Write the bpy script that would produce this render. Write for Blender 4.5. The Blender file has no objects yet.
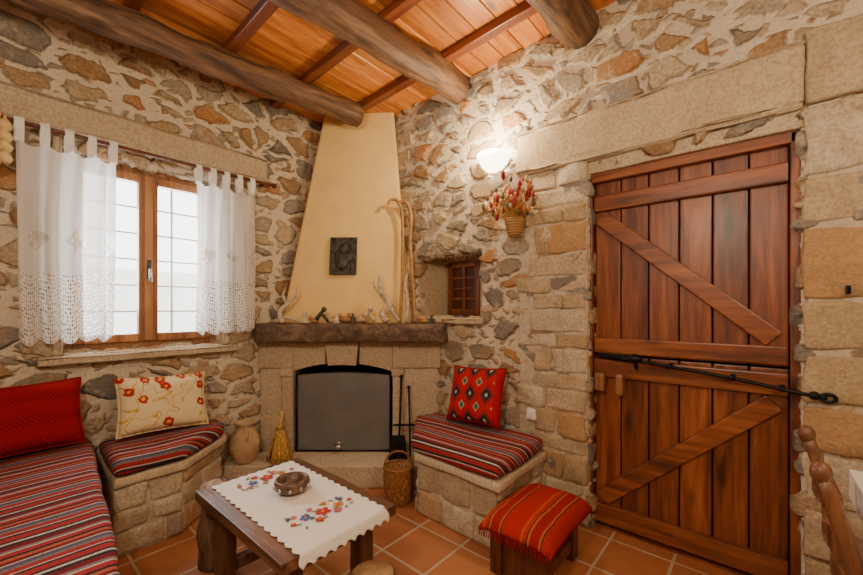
import bpy, bmesh, math, random
from mathutils import Vector, Matrix, noise, Euler
random.seed(7)
pi=math.pi
ANG=math.radians(40.7)
XL=-2.9; YR=2.26; YB=-0.9; XS=1.4
CAMZ=1.255
MF=Matrix.Rotation(ANG,4,'Z')
def F(L,d,z): return MF@Vector((L,d,z))
def zc(x): return 2.86+0.036*(x-XL)

# ------------------------------------------------------------ material helpers
class Mt:
    def __init__(s,name):
        s.m=bpy.data.materials.new(name); s.m.use_nodes=True
        s.t=s.m.node_tree; s.b=s.t.nodes['Principled BSDF']; s.o=s.t.nodes['Material Output']
    def n(s,t,ins=None,**p):
        nd=s.t.nodes.new(t)
        for k,v in p.items(): setattr(nd,k,v)
        for k,v in (ins or {}).items(): s.set(nd.inputs[k],v)
        return nd
    def set(s,sock,v):
        if isinstance(v,bpy.types.NodeSocket): s.t.links.new(v,sock)
        else:
            if isinstance(v,(tuple,list)) and sock.type=='RGBA' and len(v)==3: v=(*v,1)
            sock.default_value=v
    def mix(s,f,a,b,blend='MIX'):
        nd=s.t.nodes.new('ShaderNodeMix'); nd.data_type='RGBA'; nd.blend_type=blend
        s.set(nd.inputs[0],f); s.set(nd.inputs[6],a); s.set(nd.inputs[7],b); return nd.outputs[2]
    def math(s,op,a,b=0.0,clamp=False):
        nd=s.t.nodes.new('ShaderNodeMath'); nd.operation=op; nd.use_clamp=clamp
        s.set(nd.inputs[0],a); s.set(nd.inputs[1],b); return nd.outputs[0]
    def vm(s,op,a,b):
        nd=s.t.nodes.new('ShaderNodeVectorMath'); nd.operation=op
        s.set(nd.inputs[0],a)
        if op=='SCALE': s.set(nd.inputs[3],b)
        else: s.set(nd.inputs[1],b)
        return nd.outputs[0]
    def ramp(s,f,stops,interp='LINEAR'):
        nd=s.t.nodes.new('ShaderNodeValToRGB'); cr=nd.color_ramp; cr.interpolation=interp
        while len(cr.elements)<len(stops): cr.elements.new(0.5)
        for e,(p,c) in zip(cr.elements,stops):
            e.position=p
        for e,(p,c) in zip(cr.elements,stops):
            e.color=(*c,1) if len(c)==3 else c
        s.set(nd.inputs[0],f); return nd.outputs[0]
    def mr(s,v,a,b,c=0.0,d=1.0,it='SMOOTHSTEP'):
        nd=s.t.nodes.new('ShaderNodeMapRange'); nd.interpolation_type=it
        for i,x in enumerate((v,a,b,c,d)): s.set(nd.inputs[i],x)
        return nd.outputs[0]
    def noise(s,vec,scale,detail=4,rough=.55,dist=0.0):
        nd=s.n('ShaderNodeTexNoise',{'Scale':scale,'Detail':detail,'Roughness':rough,'Distortion':dist})
        if vec is not None: s.set(nd.inputs['Vector'],vec)
        return nd
    def obj(s): return s.n('ShaderNodeTexCoord').outputs['Object']
    def uv(s): return s.n('ShaderNodeTexCoord').outputs['UV']
    def sep(s,v):
        nd=s.n('ShaderNodeSeparateXYZ',{0:v}); return nd.outputs
    def col(s,c): s.set(s.b.inputs['Base Color'],c)
    def rough(s,r): s.set(s.b.inputs['Roughness'],r)
    def bump(s,h,st=.3,dist=.01):
        nd=s.n('ShaderNodeBump',{'Strength':st,'Distance':dist,'Height':h}); s.set(s.b.inputs['Normal'],nd.outputs[0])
    def spec(s,v): s.b.inputs['Specular IOR Level'].default_value=v

def plain(name,c,r=.6,metal=0,nz=.12,scale=20,bump=.15,spec=.4):
    m=Mt(name); o=m.obj(); nn=m.noise(o,scale)
    dark=tuple(x*(1-nz*2) for x in c); lite=tuple(min(1,x*(1+nz)) for x in c)
    m.col(m.ramp(nn.outputs[0],[(.3,dark),(.7,lite)])); m.rough(r)
    m.b.inputs['Metallic'].default_value=metal; m.bump(nn.outputs[0],bump,.005); m.spec(spec)
    return m.m

def wood(name,cd,cm,cl,axis='Z',r=.4,knots=False,s=1.0,islandvar=.35,bump=.2,coat=0.0):
    m=Mt(name); o=m.obj()
    isl=m.n('ShaderNodeNewGeometry').outputs['Random Per Island']
    off=m.n('ShaderNodeCombineXYZ',{0:m.math('MULTIPLY',isl,17.0),1:m.math('MULTIPLY',isl,31.0),2:m.math('MULTIPLY',isl,7.3)}).outputs[0]
    v=m.vm('ADD',o,off)
    sc={'X':(1.2,14,14),'Y':(14,1.2,14),'Z':(14,14,1.2)}[axis]
    sv=m.vm('MULTIPLY',v,tuple(x*s for x in sc))
    g=m.noise(sv,1.0,6,.6,1.2).outputs[0]
    g2=m.noise(m.vm('SCALE',sv,4.0),1.0,4,.6,.3).outputs[0]
    gg=m.math('ADD',m.math('MULTIPLY',g,.65),m.math('MULTIPLY',g2,.35))
    c=m.ramp(gg,[(.36,cd),(.5,cm),(.64,cl)])
    var=m.mr(isl,0.0,1.0,1-islandvar,1+islandvar*.6,'LINEAR')
    c=m.mix(1.0,c,m.n('ShaderNodeCombineColor',{0:var,1:var,2:var}).outputs[0],'MULTIPLY')
    if knots:
        ks={'X':(2.2,7,7),'Y':(7,2.2,7),'Z':(7,7,2.2)}[axis]
        vo=m.n('ShaderNodeTexVoronoi',{'Vector':m.vm('MULTIPLY',v,ks),'Scale':1.0,'Randomness':1.0})
        k=m.mr(vo.outputs['Distance'],.06,.2,1.0,0.0)
        c=m.mix(m.math('MULTIPLY',k,.75),c,tuple(x*.35 for x in cd))
    m.col(c); m.rough(r); m.bump(gg,bump,.006)
    if coat: m.b.inputs['Coat Weight'].default_value=coat; m.b.inputs['Coat Roughness'].default_value=.25
    return m.m

STONES=[(0,(.24,.215,.175)),(.11,(.42,.30,.165)),(.21,(.29,.24,.17)),(.32,(.50,.38,.23)),(.43,(.33,.19,.085)),(.53,(.42,.34,.24)),
        (.62,(.47,.22,.075)),(.70,(.30,.275,.235)),(.79,(.54,.42,.27)),(.88,(.40,.24,.11)),(.95,(.17,.16,.145))]
def stonemat(name,disp=True,sx=4.9,sy=7.9,mortar=(.72,.61,.455),mort=.14):
    m=Mt(name); uv=m.uv()
    n1=m.noise(uv,4.0,2).outputs['Color']; n2=m.noise(uv,22.0,3).outputs['Color']
    v=m.vm('ADD',uv,m.vm('SCALE',m.vm('SUBTRACT',n1,(.5,.5,.5)),.11))
    v=m.vm('ADD',v,m.vm('SCALE',m.vm('SUBTRACT',n2,(.5,.5,.5)),.028))
    def layer(scx,scy,off):
        vv=m.vm('ADD',m.vm('MULTIPLY',v,(scx,scy,1)),(off,off*.7,0))
        a=m.n('ShaderNodeTexVoronoi',{'Vector':vv,'Scale':1.0},voronoi_dimensions='2D',feature='DISTANCE_TO_EDGE')
        b=m.n('ShaderNodeTexVoronoi',{'Vector':vv,'Scale':1.0},voronoi_dimensions='2D',feature='F1')
        sc=m.n('ShaderNodeSeparateColor',{0:b.outputs['Color']})
        return a.outputs['Distance'],sc.outputs,b.outputs['Distance']
    d,c,f1=layer(sx,sy,0.0)
    fine=m.noise(uv,60.0,5,.65).outputs[0]; med=m.noise(uv,14.0,5,.6).outputs[0]
    thr=m.math('ADD',m.math('MULTIPLY',c[1],mort*1.2),m.math('MULTIPLY',m.math('SUBTRACT',med,.34),.20))
    e=m.math('SUBTRACT',d,thr)
    e=m.math('SUBTRACT',e,m.mr(f1,.48,.9,0,.20,'LINEAR'))
    mask=m.mr(e,-.005,.05)
    h1=m.math('MULTIPLY',m.mr(e,0.0,.14,0,1,'SMOOTHERSTEP'),m.math('ADD',m.math('MULTIPLY',c[2],.5),.5))
    d2,c2,f2=layer(sx*2.6,sy*2.4,5.3)
    thr2=m.math('ADD',m.math('MULTIPLY',c2[1],.38),.06)
    e2=m.math('SUBTRACT',d2,thr2); mask2=m.mr(e2,0.0,.07,0,.8)
    h2=m.math('MULTIPLY',m.mr(e2,0,.25),.35)
    big=m.noise(uv,6.0,5,.65).outputs[0]; vbig=m.noise(uv,1.3,3,.5).outputs[0]
    def scol(cc):
        a=m.ramp(cc,STONES,'CONSTANT')
        a=m.mix(m.mr(big,.46,.64,0,.5),a,(.46,.26,.11))
        a=m.mix(m.mr(med,.50,.70,0,.65),a,(.60,.50,.35))
        a=m.mix(m.mr(fine,.35,.6,.5,0),a,(.12,.09,.06))
        return a
    mc=m.mix(m.mr(fine,.35,.65,.0,.45),mortar,tuple(x*.66 for x in mortar))
    mc=m.mix(m.mr(big,.4,.7,.0,.3),mc,(.48,.37,.24))
    col=m.mix(mask2,mc,scol(c2[0]))
    col=m.mix(mask,col,scol(c[0]))
    col=m.mix(m.mr(vbig,.5,.72,0,.30),col,mortar)
    m.col(col); m.rough(.85); m.spec(.25)
    h=m.math('MAXIMUM',h1,h2)
    h=m.math('ADD',h,m.math('MULTIPLY',m.math('ADD',med,m.math('MULTIPLY',fine,.6)),.40))
    if disp:
        dn=m.n('ShaderNodeDisplacement',{'Height':h,'Midlevel':0.35,'Scale':.036})
        m.t.links.new(dn.outputs[0],m.o.inputs['Displacement'])
        m.m.displacement_method='BOTH'
    else: m.bump(h,1.0,.03)
    return m.m

def blockmat(name,stops,nscale=9,bump=.8,dirt=.5):
    m=Mt(name); o=m.obj()
    isl=m.n('ShaderNodeNewGeometry').outputs['Random Per Island']
    c=m.ramp(isl,stops,'CONSTANT')
    a=m.noise(o,nscale,6,.7).outputs[0]; f=m.noise(o,70,4,.7).outputs[0]
    h=m.math('ADD',a,m.math('MULTIPLY',f,.35))
    c=m.mix(m.mr(a,.35,.68,.0,dirt),c,(.38,.26,.14))
    c=m.mix(m.mr(f,.35,.6,.42,0.0),c,(.19,.13,.075))
    m.col(c); m.rough(.85); m.spec(.2); m.bump(h,bump,.02)
    return m.m

def stripes(name,vec,period,stops,r=.9,off=0.0,warp=.004):
    m=Mt(name); o=m.obj()
    a=m.n('ShaderNodeVectorMath',{0:o,1:vec},operation='DOT_PRODUCT').outputs['Value']
    nn=m.noise(o,7,2).outputs[0]
    a=m.math('ADD',a,m.math('MULTIPLY',nn,warp)); a=m.math('ADD',a,off+20.0)
    f=m.math('FRACT',m.math('DIVIDE',a,period))
    c=m.ramp(f,stops,'CONSTANT')
    w=m.noise(o,260,2).outputs[0]
    c=m.mix(m.mr(w,.35,.65,.4,0.0),c,(.02,.01,.01))
    m.col(c); m.rough(r); m.spec(.1); m.bump(w,.5,.002)
    return m.m

# ------------------------------------------------------------ mesh helpers
class MB:
    def __init__(s,name): s.name=name; s.bm=bmesh.new(); s.mats=[]
    def mi(s,m):
        if m not in s.mats: s.mats.append(m)
        return s.mats.index(m)
    def _add(s,tb,mat,M=None,smooth=False,nz=0,nsc=8):
        if M is not None: bmesh.ops.transform(tb,matrix=M,verts=tb.verts)
        if nz:
            tb.normal_update()
            for v in tb.verts:
                v.co+=v.normal*(noise.noise(v.co*nsc)*nz)+noise.noise_vector(v.co*nsc*.6)*nz*.5
        i=s.mi(mat)
        for f in tb.faces: f.material_index=i; f.smooth=smooth
        me=bpy.data.meshes.new('t'); tb.to_mesh(me); s.bm.from_mesh(me); bpy.data.meshes.remove(me); tb.free()
    def box(s,a,b,mat,bev=0,M=None,nz=0,cuts=0,smooth=False,seg=2,nsc=8):
        tb=bmesh.new(); bmesh.ops.create_cube(tb,size=1)
        for v in tb.verts:
            v.co=Vector([(a[i]+b[i])/2+v.co[i]*(b[i]-a[i]) for i in range(3)])
        if cuts: bmesh.ops.subdivide_edges(tb,edges=tb.edges[:],cuts=cuts,use_grid_fill=True)
        if bev:
            es=[e for e in tb.edges if e.calc_face_angle(0)>.5]
            bmesh.ops.bevel(tb,geom=es,offset=bev,segments=seg,profile=.6,affect='EDGES')
        s._add(tb,mat,M,smooth,nz,nsc); return s
    def ext(s,pts,vec,mat,bev=0,M=None,nz=0,smooth=False,seg=2,sub=0,nsc=8):
        tb=bmesh.new(); vec=Vector(vec)
        A=[tb.verts.new(p) for p in pts]; B=[tb.verts.new(Vector(p)+vec) for p in pts]
        tb.faces.new(A); tb.faces.new(B[::-1]); n=len(A)
        for i in range(n): tb.faces.new((A[i],B[i],B[(i+1)%n],A[(i+1)%n]))
        bmesh.ops.recalc_face_normals(tb,faces=tb.faces[:])
        if bev: bmesh.ops.bevel(tb,geom=tb.edges[:],offset=bev,segments=seg,profile=.55,affect='EDGES')
        if sub:
            bmesh.ops.triangulate(tb,faces=[f for f in tb.faces if len(f.verts)>4])
            for _ in range(sub): bmesh.ops.subdivide_edges(tb,edges=[e for e in tb.edges if e.calc_length()>.05],cuts=1,use_grid_fill=True)
        s._add(tb,mat,M,smooth,nz,nsc); return s
    def tube(s,pts,rad,mat,seg=10,M=None,nz=0,nsc=10,sub=1,cap=True):
        P=[Vector(p) for p in pts]
        if not isinstance(rad,(list,tuple)): rad=[rad]*len(P)
        if sub>1:
            Q=[];R=[]
            n=len(P)
            for i in range(n-1):
                p0=P[max(i-1,0)];p1=P[i];p2=P[i+1];p3=P[min(i+2,n-1)]
                for k in range(sub):
                    t=k/sub
                    Q.append(.5*((2*p1)+(-p0+p2)*t+(2*p0-5*p1+4*p2-p3)*t*t+(-p0+3*p1-3*p2+p3)*t**3)); R.append(rad[i]*(1-t)+rad[i+1]*t)
            Q.append(P[-1]);R.append(rad[-1]); P,rad=Q,R
        tb=bmesh.new(); rings=[]
        up=Vector((0,0,1))
        t0=(P[1]-P[0]).normalized()
        if abs(t0.dot(up))>.9: up=Vector((1,0,0))
        side=t0.cross(up).normalized()
        for i,p in enumerate(P):
            t=(P[min(i+1,len(P)-1)]-P[max(i-1,0)]).normalized()
            side=(side-t*side.dot(t)).normalized(); u=side.cross(t)
            rings.append([tb.verts.new(p+(side*math.cos(2*pi*k/seg)+u*math.sin(2*pi*k/seg))*rad[i]) for k in range(seg)])
        for a,b in zip(rings,rings[1:]):
            for k in range(seg): tb.faces.new((a[k],a[(k+1)%seg],b[(k+1)%seg],b[k]))
        if cap: tb.faces.new(rings[0][::-1]); tb.faces.new(rings[-1])
        bmesh.ops.recalc_face_normals(tb,faces=tb.faces[:])
        s._add(tb,mat,M,True,nz,nsc); return s
    def lathe(s,prof,mat,c=(0,0,0),seg=24,M=None,nz=0,a0=0,a1=2*pi,mod=None):
        tb=bmesh.new(); c=Vector(c); full=abs(a1-a0-2*pi)<.01; n=seg if full else seg+1
        def rr(r,k,j): return r+(mod(k,j) if mod and r>0 else 0)
        rings=[[tb.verts.new(c+Vector((rr(r,k,j)*math.cos(a0+(a1-a0)*k/seg),rr(r,k,j)*math.sin(a0+(a1-a0)*k/seg),z))) for k in range(n)] for j,(r,z) in enumerate(prof)]
        for a,b in zip(rings,rings[1:]):
            for k in range(seg):
                tb.faces.new((a[k],a[(k+1)%n],b[(k+1)%n],b[k]))
        bmesh.ops.remove_doubles(tb,verts=tb.verts[:],dist=1e-5)
        bmesh.ops.recalc_face_normals(tb,faces=tb.faces[:])
        s._add(tb,mat,M,True,nz); return s
    def ball(s,c,r,mat,sc=(1,1,1),M=None,nz=0,sub=2,nsc=8):
        tb=bmesh.new(); bmesh.ops.create_icosphere(tb,subdivisions=sub,radius=1)
        for v in tb.verts: v.co=Vector([c[i]+v.co[i]*r*sc[i] for i in range(3)])
        s._add(tb,mat,M,True,nz,nsc); return s
    def done(s,parent=None,M=None,autosmooth=False):
        me=bpy.data.meshes.new(s.name); s.bm.to_mesh(me); s.bm.free()
        for m in s.mats: me.materials.append(m)
        o=bpy.data.objects.new(s.name,me); bpy.context.scene.collection.objects.link(o)
        if M is not None: o.matrix_world=M
        if parent: o.parent=parent
        return o
def empty(name):
    e=bpy.data.objects.new(name,None); bpy.context.scene.collection.objects.link(e); return e

# ------------------------------------------------------------ materials
M_wall=stonemat('rubble_stone_wall')
M_wallb=stonemat('rubble_stone_plain',False)
TAN=[(0,(.60,.47,.30)),(.25,(.55,.42,.26)),(.5,(.64,.52,.35)),(.75,(.58,.46,.31))]
M_quoin=blockmat('quoin_stone',[(0,(.60,.47,.30)),(.2,(.50,.37,.21)),(.35,(.66,.56,.40)),(.55,(.38,.33,.25)),(.65,(.57,.44,.27)),(.8,(.52,.30,.13)),(.88,(.62,.50,.33))])
M_tan=blockmat('tan_dressed_stone',TAN,7,.5,.30)
M_mortar=plain('lime_mortar',(.56,.46,.33),.9,nz=.12,scale=30,bump=.6)
M_hearth=blockmat('fireplace_stone',[(0,(.60,.48,.32)),(.3,(.56,.44,.29)),(.6,(.64,.52,.36))],22,.35,.25)
M_bench=blockmat('bench_masonry',[(0,(.60,.49,.33)),(.3,(.52,.40,.25)),(.5,(.66,.56,.40)),(.7,(.44,.36,.26)),(.85,(.54,.35,.19))],9,.8)
M_cream=plain('cream_plaster',(.88,.61,.24),.75,nz=.04,scale=5,bump=.12)
M_ceil=wood('pine_ceiling_boards',(.38,.095,.014),(.64,.215,.036),(.82,.36,.08),'Y',.30,True,.8,.36,.1,.3)
M_batten=wood('dark_batten',(.11,.026,.010),(.20,.05,.018),(.28,.08,.025),'X',.35,False,1,.2)
M_log=wood('log_beam',(.055,.026,.014),(.16,.08,.038),(.28,.16,.08),'Y',.65,True,.9,.12,1.0)
M_doorZ=wood('door_wood_vertical',(.065,.014,.005),(.20,.050,.013),(.34,.105,.028),'Z',.40,True,.8,.32,.3,.12)
M_doorX=wood('door_wood_horizontal',(.085,.021,.007),(.24,.065,.017),(.38,.125,.034),'X',.40,True,.8,.2,.3,.12)
M_winwood=wood('window_wood',(.19,.065,.02),(.33,.135,.045),(.44,.20,.07),'Z',.4)
M_mantel=wood('mantel_wood',(.035,.019,.012),(.10,.055,.03),(.22,.135,.075),'X',.6,False,.8,.1,.8)
M_table=wood('table_wood',(.045,.018,.009),(.13,.055,.025),(.24,.115,.052),'X',.45,True,.9,.3,.4)
M_tableZ=wood('table_leg_wood',(.045,.018,.009),(.13,.055,.025),(.24,.115,.052),'Z',.45,True,.9,.3,.4)
M_stumpbark=wood('bark',(.05,.025,.015),(.13,.07,.04),(.24,.14,.08),'Z',.9,False,1.5,.1,1.0)
M_stumptop=wood('cut_wood',(.22,.12,.05),(.38,.22,.10),(.50,.32,.17),'Z',.7,False,1,.1)
M_drift=plain('driftwood',(.60,.49,.34),.8,nz=.25,scale=30,bump=.5)
M_cane=plain('cane_wood',(.42,.22,.075),.45,nz=.2,scale=25)
M_iron=plain('black_iron',(.018,.017,.018),.4,.7,.2,30,.3)
M_screen=plain('fire_screen_metal',(.22,.22,.22),.5,.4,.08,6,.05)
M_black=plain('cavity_black',(.01,.009,.008),.9)  # flat black that puts the dark into firebox cavity, door gaps and niche
M_chrome=plain('steel',(.6,.6,.6),.25,1,.05)
M_clay=plain('clay_pot',(.56,.38,.21),.75,nz=.15,scale=12)
M_straw=plain('straw',(.66,.38,.11),.85,nz=.3,scale=60,bump=.6)
M_wick=plain('wicker_brown',(.33,.14,.045),.7,nz=.35,scale=60,bump=.6)
M_white=plain('white_plastic',(.8,.8,.78),.4,nz=.02)
M_bronze=plain('dark_bronze',(.08,.08,.06),.5,.5,.4,40,.8)
M_darkwood=wood('dark_red_wood',(.05,.012,.007),(.12,.032,.014),(.19,.055,.022),'Z',.4,False,1,.2,.2)
M_chair=wood('chair_wood',(.06,.022,.01),(.15,.06,.024),(.26,.11,.045),'Z',.4,False,1,.1)
M_garlic=plain('garlic_skin',(.76,.55,.24),.6,nz=.15,scale=30)

K=(.04,.03,.035); W=(.60,.53,.45); R=(.40,.035,.035); RD=(.20,.018,.025); G=(.24,.19,.20); O=(.50,.12,.055); B=(.11,.11,.16)
ST=[(0,R),(.10,K),(.14,W),(.18,K),(.24,RD),(.33,G),(.38,W),(.41,R),(.50,K),(.55,O),(.61,RD),(.68,W),(.71,B),(.79,G),(.84,R),(.93,W),(.955,K)]
M_strX=stripes('striped_weave_y',(0,1,1),.26,ST)
M_strY=stripes('striped_weave_x',(1,0,-1),.26,ST)
M_kstool=stripes('kilim_stool',(1,0,0),.19,[(0,(.48,.022,.012)),(.28,(.55,.10,.025)),(.33,(.50,.03,.014)),(.42,(.10,.03,.02)),(.45,(.52,.14,.04)),(.50,(.36,.018,.012)),(.72,(.55,.12,.035)),(.76,(.10,.03,.02)),(.79,(.45,.025,.012))],off=.03)

# ------------------------------------------------------------ stone walls
def frange(a,b,st,cuts):
    pts=sorted(set([a,b]+[c for c in cuts if a<c<b])); out=[]
    for p,q in zip(pts,pts[1:]):
        n=max(1,round((q-p)/st)); out+=[p+(q-p)*i/n for i in range(n)]
    return out+[b]
def wall(name,O,U,Nn,ulen,zlen,holes,mat,st=.014,u0=0):
    O=Vector(O);U=Vector(U);Nn=Vector(Nn);Z=Vector((0,0,1))
    us=frange(0,ulen,st,[h[0] for h in holes]+[h[1] for h in holes])
    zs=frange(0,zlen,st,[h[2] for h in holes]+[h[3] for h in holes])
    verts=[];idx={};faces=[];uvs=[]
    def V(u,z,w):
        k=(round(u,4),round(z,4),round(w,4))
        if k not in idx: idx[k]=len(verts); verts.append(O+U*u+Z*z-Nn*w)
        return idx[k]
    def quad(pts,uvp,nrm):
        ids=[V(*p) for p in pts]
        n=(verts[ids[1]]-verts[ids[0]]).cross(verts[ids[2]]-verts[ids[1]])
        if n.dot(nrm)<0: ids=ids[::-1]; uvp=uvp[::-1]
        faces.append(ids); uvs.append(uvp)
    for i in range(len(us)-1):
        for j in range(len(zs)-1):
            cu=(us[i]+us[i+1])/2; cz=(zs[j]+zs[j+1])/2
            if any(h[0]<cu<h[1] and h[2]<cz<h[3] for h in holes): continue
            a,b,c,d=us[i],us[i+1],zs[j],zs[j+1]
            quad([(a,c,0),(b,c,0),(b,d,0),(a,d,0)],[(a,c),(b,c),(b,d),(a,d)],Nn)
    for (h0,h1,g0,g1,dep) in holes:
        ws=frange(0,dep,st*1.2,[])
        for u,sg in ((h0,1),(h1,-1)):
            zz=[z for z in zs if g0-1e-6<=z<=g1+1e-6]
            for c,d in zip(zz,zz[1:]):
                for p,q in zip(ws,ws[1:]):
                    quad([(u,c,p),(u,d,p),(u,d,q),(u,c,q)],[(u+sg*p,c),(u+sg*p,d),(u+sg*q,d),(u+sg*q,c)],U*sg)
        for z,sg in ((g0,1),(g1,-1)):
            if z<=0: continue
            uu=[u for u in us if h0-1e-6<=u<=h1+1e-6]
            for a,b in zip(uu,uu[1:]):
                for p,q in zip(ws,ws[1:]):
                    quad([(a,z,p),(b,z,p),(b,z,q),(a,z,q)],[(a,z+sg*p),(b,z+sg*p),(b,z+sg*q),(a,z+sg*q)],Z*sg)
    me=bpy.data.meshes.new(name); me.from_pydata([tuple(v) for v in verts],[],faces)
    uvl=me.uv_layers.new(name='UVMap'); k=0
    flat=[]
    for f in uvs:
        for p in f: flat+= [p[0]+u0,p[1]]
    uvl.data.foreach_set('uv',flat)
    for p in me.polygons: p.use_smooth=True
    me.materials.append(mat); o=bpy.data.objects.new(name,me); bpy.context.scene.collection.objects.link(o); return o

WY0,WY1,WZ0,WZ1=.27,1.08,1.0,2.14     # window opening
wall('wall_left',(XL,YB,0),(0,1,0),(1,0,0),YR-YB,3.0,[(WY0-YB,WY1-YB,WZ0,WZ1,.30)],M_wall,.0135,3.1)
DX0,DX1,DZ=-.75,.13,2.06
wall('wall_right',(XL,YR,0),(1,0,0),(0,-1,0),XS-XL,3.05,[(-2.10-XL,-1.48-XL,1.17,1.66,.34),(DX0-XL,DX1-XL,0,DZ,.14)],M_wall,.0135,11.7)
wall('wall_back',(XS,YB,0),(-1,0,0),(0,1,0),XS-XL,3.05,[],M_wallb,.4,20)
wall('wall_side',(XS,YR,0),(0,-1,0),(-1,0,0),YR-YB,3.05,[],M_wallb,.4,30)

# floor tiles
mf=Mt('terracotta_tiles'); o=mf.obj()
br=mf.n('ShaderNodeTexBrick',{'Vector':mf.vm('ADD',o,(20.05,20.12,0)),'Scale':1.0,'Mortar Size':.007,'Mortar Smooth':.2,'Brick Width':.29,'Row Height':.29,'Color1':(.48,.18,.068,1),'Color2':(.34,.112,.044,1),'Mortar':(.36,.27,.18,1)})
br.offset=0.0; br.squash=1.0
nf=mf.noise(o,5,5).outputs[0]
cf=mf.mix(mf.mr(nf,.35,.7,0,.45),br.outputs['Color'],(.50,.23,.105)); cf=mf.mix(mf.mr(br.outputs['Fac'],0,1,0,1),cf,(.52,.41,.28))
mf.col(cf); mf.rough(.36); mf.bump(mf.math('SUBTRACT',mf.math('MULTIPLY',nf,.2),br.outputs['Fac']),.5,.004)
fl=MB('floor'); fl.box((XL-.4,YB-.1,-.1),(XS+.1,YR+.45,0),mf.m); fl.done()

# ceiling
ce=MB('ceiling')
x=XL-.05; 
while x<XS+.1:
    w=.138
    for (ya,yb) in ((YB-.05,.98),(.98,YR+.06)):
        z=zc(x+w/2); dz=.036*w/2
        ce.ext([(x+.002,ya+.001,z-dz),(x+w-.002,ya+.001,z+dz),(x+w-.002,ya+.001,z+dz+.03),(x+.002,ya+.001,z-dz+.03)],(0,yb-ya-.002,0),M_ceil,.004,seg=1)
    x+=w
ce.box((XL-.05,YB-.05,3.04),(XS+.1,YR+.06,3.08),M_batten)
ce.done()
n=0
for y in (-.45,.02,.50,.98,1.46,1.95):
    b=MB('trim_%d'%(n+1)); n+=1
    b.ext([(XL,y-.032,zc(XL)),(XL,y+.032,zc(XL)),(XL,y+.032,zc(XL)-.05),(XL,y-.032,zc(XL)-.05)],(XS-XL,0,.036*(XS-XL)),M_batten,.005); b.done()
def beam(pa,pb,ra,rb,name='ceiling_beam'):
    b=MB(name); pa=Vector(pa);pb=Vector(pb); k=14
    pts=[pa.lerp(pb,i/k)+Vector((noise.noise(Vector((i*.5,pa.x*3,0)))*.025,0,noise.noise(Vector((i*.4,9,pa.x)))*.02)) for i in range(k+1)]
    b.tube(pts,[ra+(rb-ra)*i/k for i in range(k+1)],M_log,28,nz=.020,nsc=5,sub=3); b.done()
beam((-2.64,YB+.03,2.69),(-2.44,1.93,2.79),.080,.084)
beam((-1.63,YB+.03,2.63),(-1.665,YR-.01,2.84),.086,.10)
beam((-.72,YB+.03,2.68),(-.80,YR-.01,2.87),.11,.11)
beam((.25,YB+.03,2.70),(.20,YR-.01,2.90),.11,.11)

# ------------------------------------------------------------ door surround stones
def blocks(name,rows,yf,yb,mat):
    b=MB(name)
    for (x0,x1,z0,z1) in rows:
        g=.006; pr=random.uniform(-.008,.01)
        b.box((x0+g,yf+pr,z0+g),(x1-g,yb,z1-g),mat,.012,nz=.018,cuts=4,smooth=True,nsc=9)
    x0=min(r[0] for r in rows[:-1]); x1=max(r[1] for r in rows[:-1]) if name=='trim_7' else .45
    b.box((x0+.02,YR-.018,0),(x1,YR+.12,2.1),M_mortar,.004,nz=.004,cuts=8)
    return b.done()
rows=[];z=0.0;k=0
while z<2.09:
    h=min(random.uniform(.09,.20),2.10-z)
    if 2.10-(z+h)<.08: h=2.10-z
    s=(-.93,-1.0,-.89,-.96)[k%4] if k%3 else None
    xe=(-1.17,-1.08,-1.2)[k%3]
    if s: rows+=[(xe,s,z,z+h),(s,-.752,z,z+h)]
    else: rows+=[(xe+.06,-.752,z,z+h)]
    z+=h;k+=1
blocks('trim_7',rows,YR-.032,YR+.13,M_quoin)
rr=[(.13,.62,1.81,2.095),(.13,.45,1.60,1.80),(.45,.80,1.56,1.80),(.13,.50,1.29,1.59),(.13,.40,1.08,1.28),(.40,.75,1.1,1.3),(.13,.55,.86,1.07),(.13,.44,.66,.85),(.13,.5,.44,.65),(.13,.42,.22,.43),(.13,.5,.0,.21),(.14,.7,2.10,2.42)]
blocks('trim_8',rr,YR-.034,YR+.13,M_quoin)
b=MB('trim_9'); b.box((-1.19,YR-.05,2.095),(.14,YR+.13,2.37),M_tan,.02,nz=.014,cuts=16,smooth=True,nsc=5)
b.box((DX0-.02,YR-.005,2.022),(DX1+.02,YR+.13,2.10),M_tan,.006,nz=.006,cuts=8,smooth=True); b.done()
b=MB('trim_10'); b.box((XL-.05,-.6,2.21),(XL+.048,1.40,2.385),M_tan,.015,nz=.012,cuts=12,smooth=True,nsc=5); b.done()

# ------------------------------------------------------------ door
D=empty('door_1')
p=MB('planks')
x0=-.735
for i in range(6):
    a=x0+i*.1385; 
    p.box((a+.003,2.325,.99),(a+.1355,2.355,1.985),M_doorZ,.006)
    p.box((a+.003,2.325,.012),(a+.1355,2.355,.982),M_doorZ,.006)
p.done(D)
p=MB('rails_and_braces')
yf=2.292
for z0,z1 in ((1.81,1.90),(1.0,1.085),(.865,.965),(.03,.135)):
    p.box((-.733,yf,z0),(.092,2.325,z1),M_doorX,.008)
def brace(xa,za,xb,zb,w):
    d=Vector((xb-xa,0,zb-za)).normalized(); n_=Vector((-d.z,0,d.x))*w/2
    A=Vector((xa,yf+.004,za));Bq=Vector((xb,yf+.004,zb))
    p.ext([A-n_,Bq-n_,Bq+n_,A+n_],(0,.03,0),M_doorX,.006)
brace(-.70,1.775,.045,1.115,.085); brace(.045,.83,-.69,.17,.085)
p.done(D)
p=MB('frame')
p.box((DX0,2.28,0),(-.738,2.40,2.02),M_doorZ,.004); p.box((.097,2.28,0),(DX1,2.40,2.02),M_doorZ,.004)
p.box((DX0,2.28,1.975),(DX1,2.40,2.025),M_doorX,.004); p.box((DX0,2.30,0),(DX1,2.40,.01),M_doorX)
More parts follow.
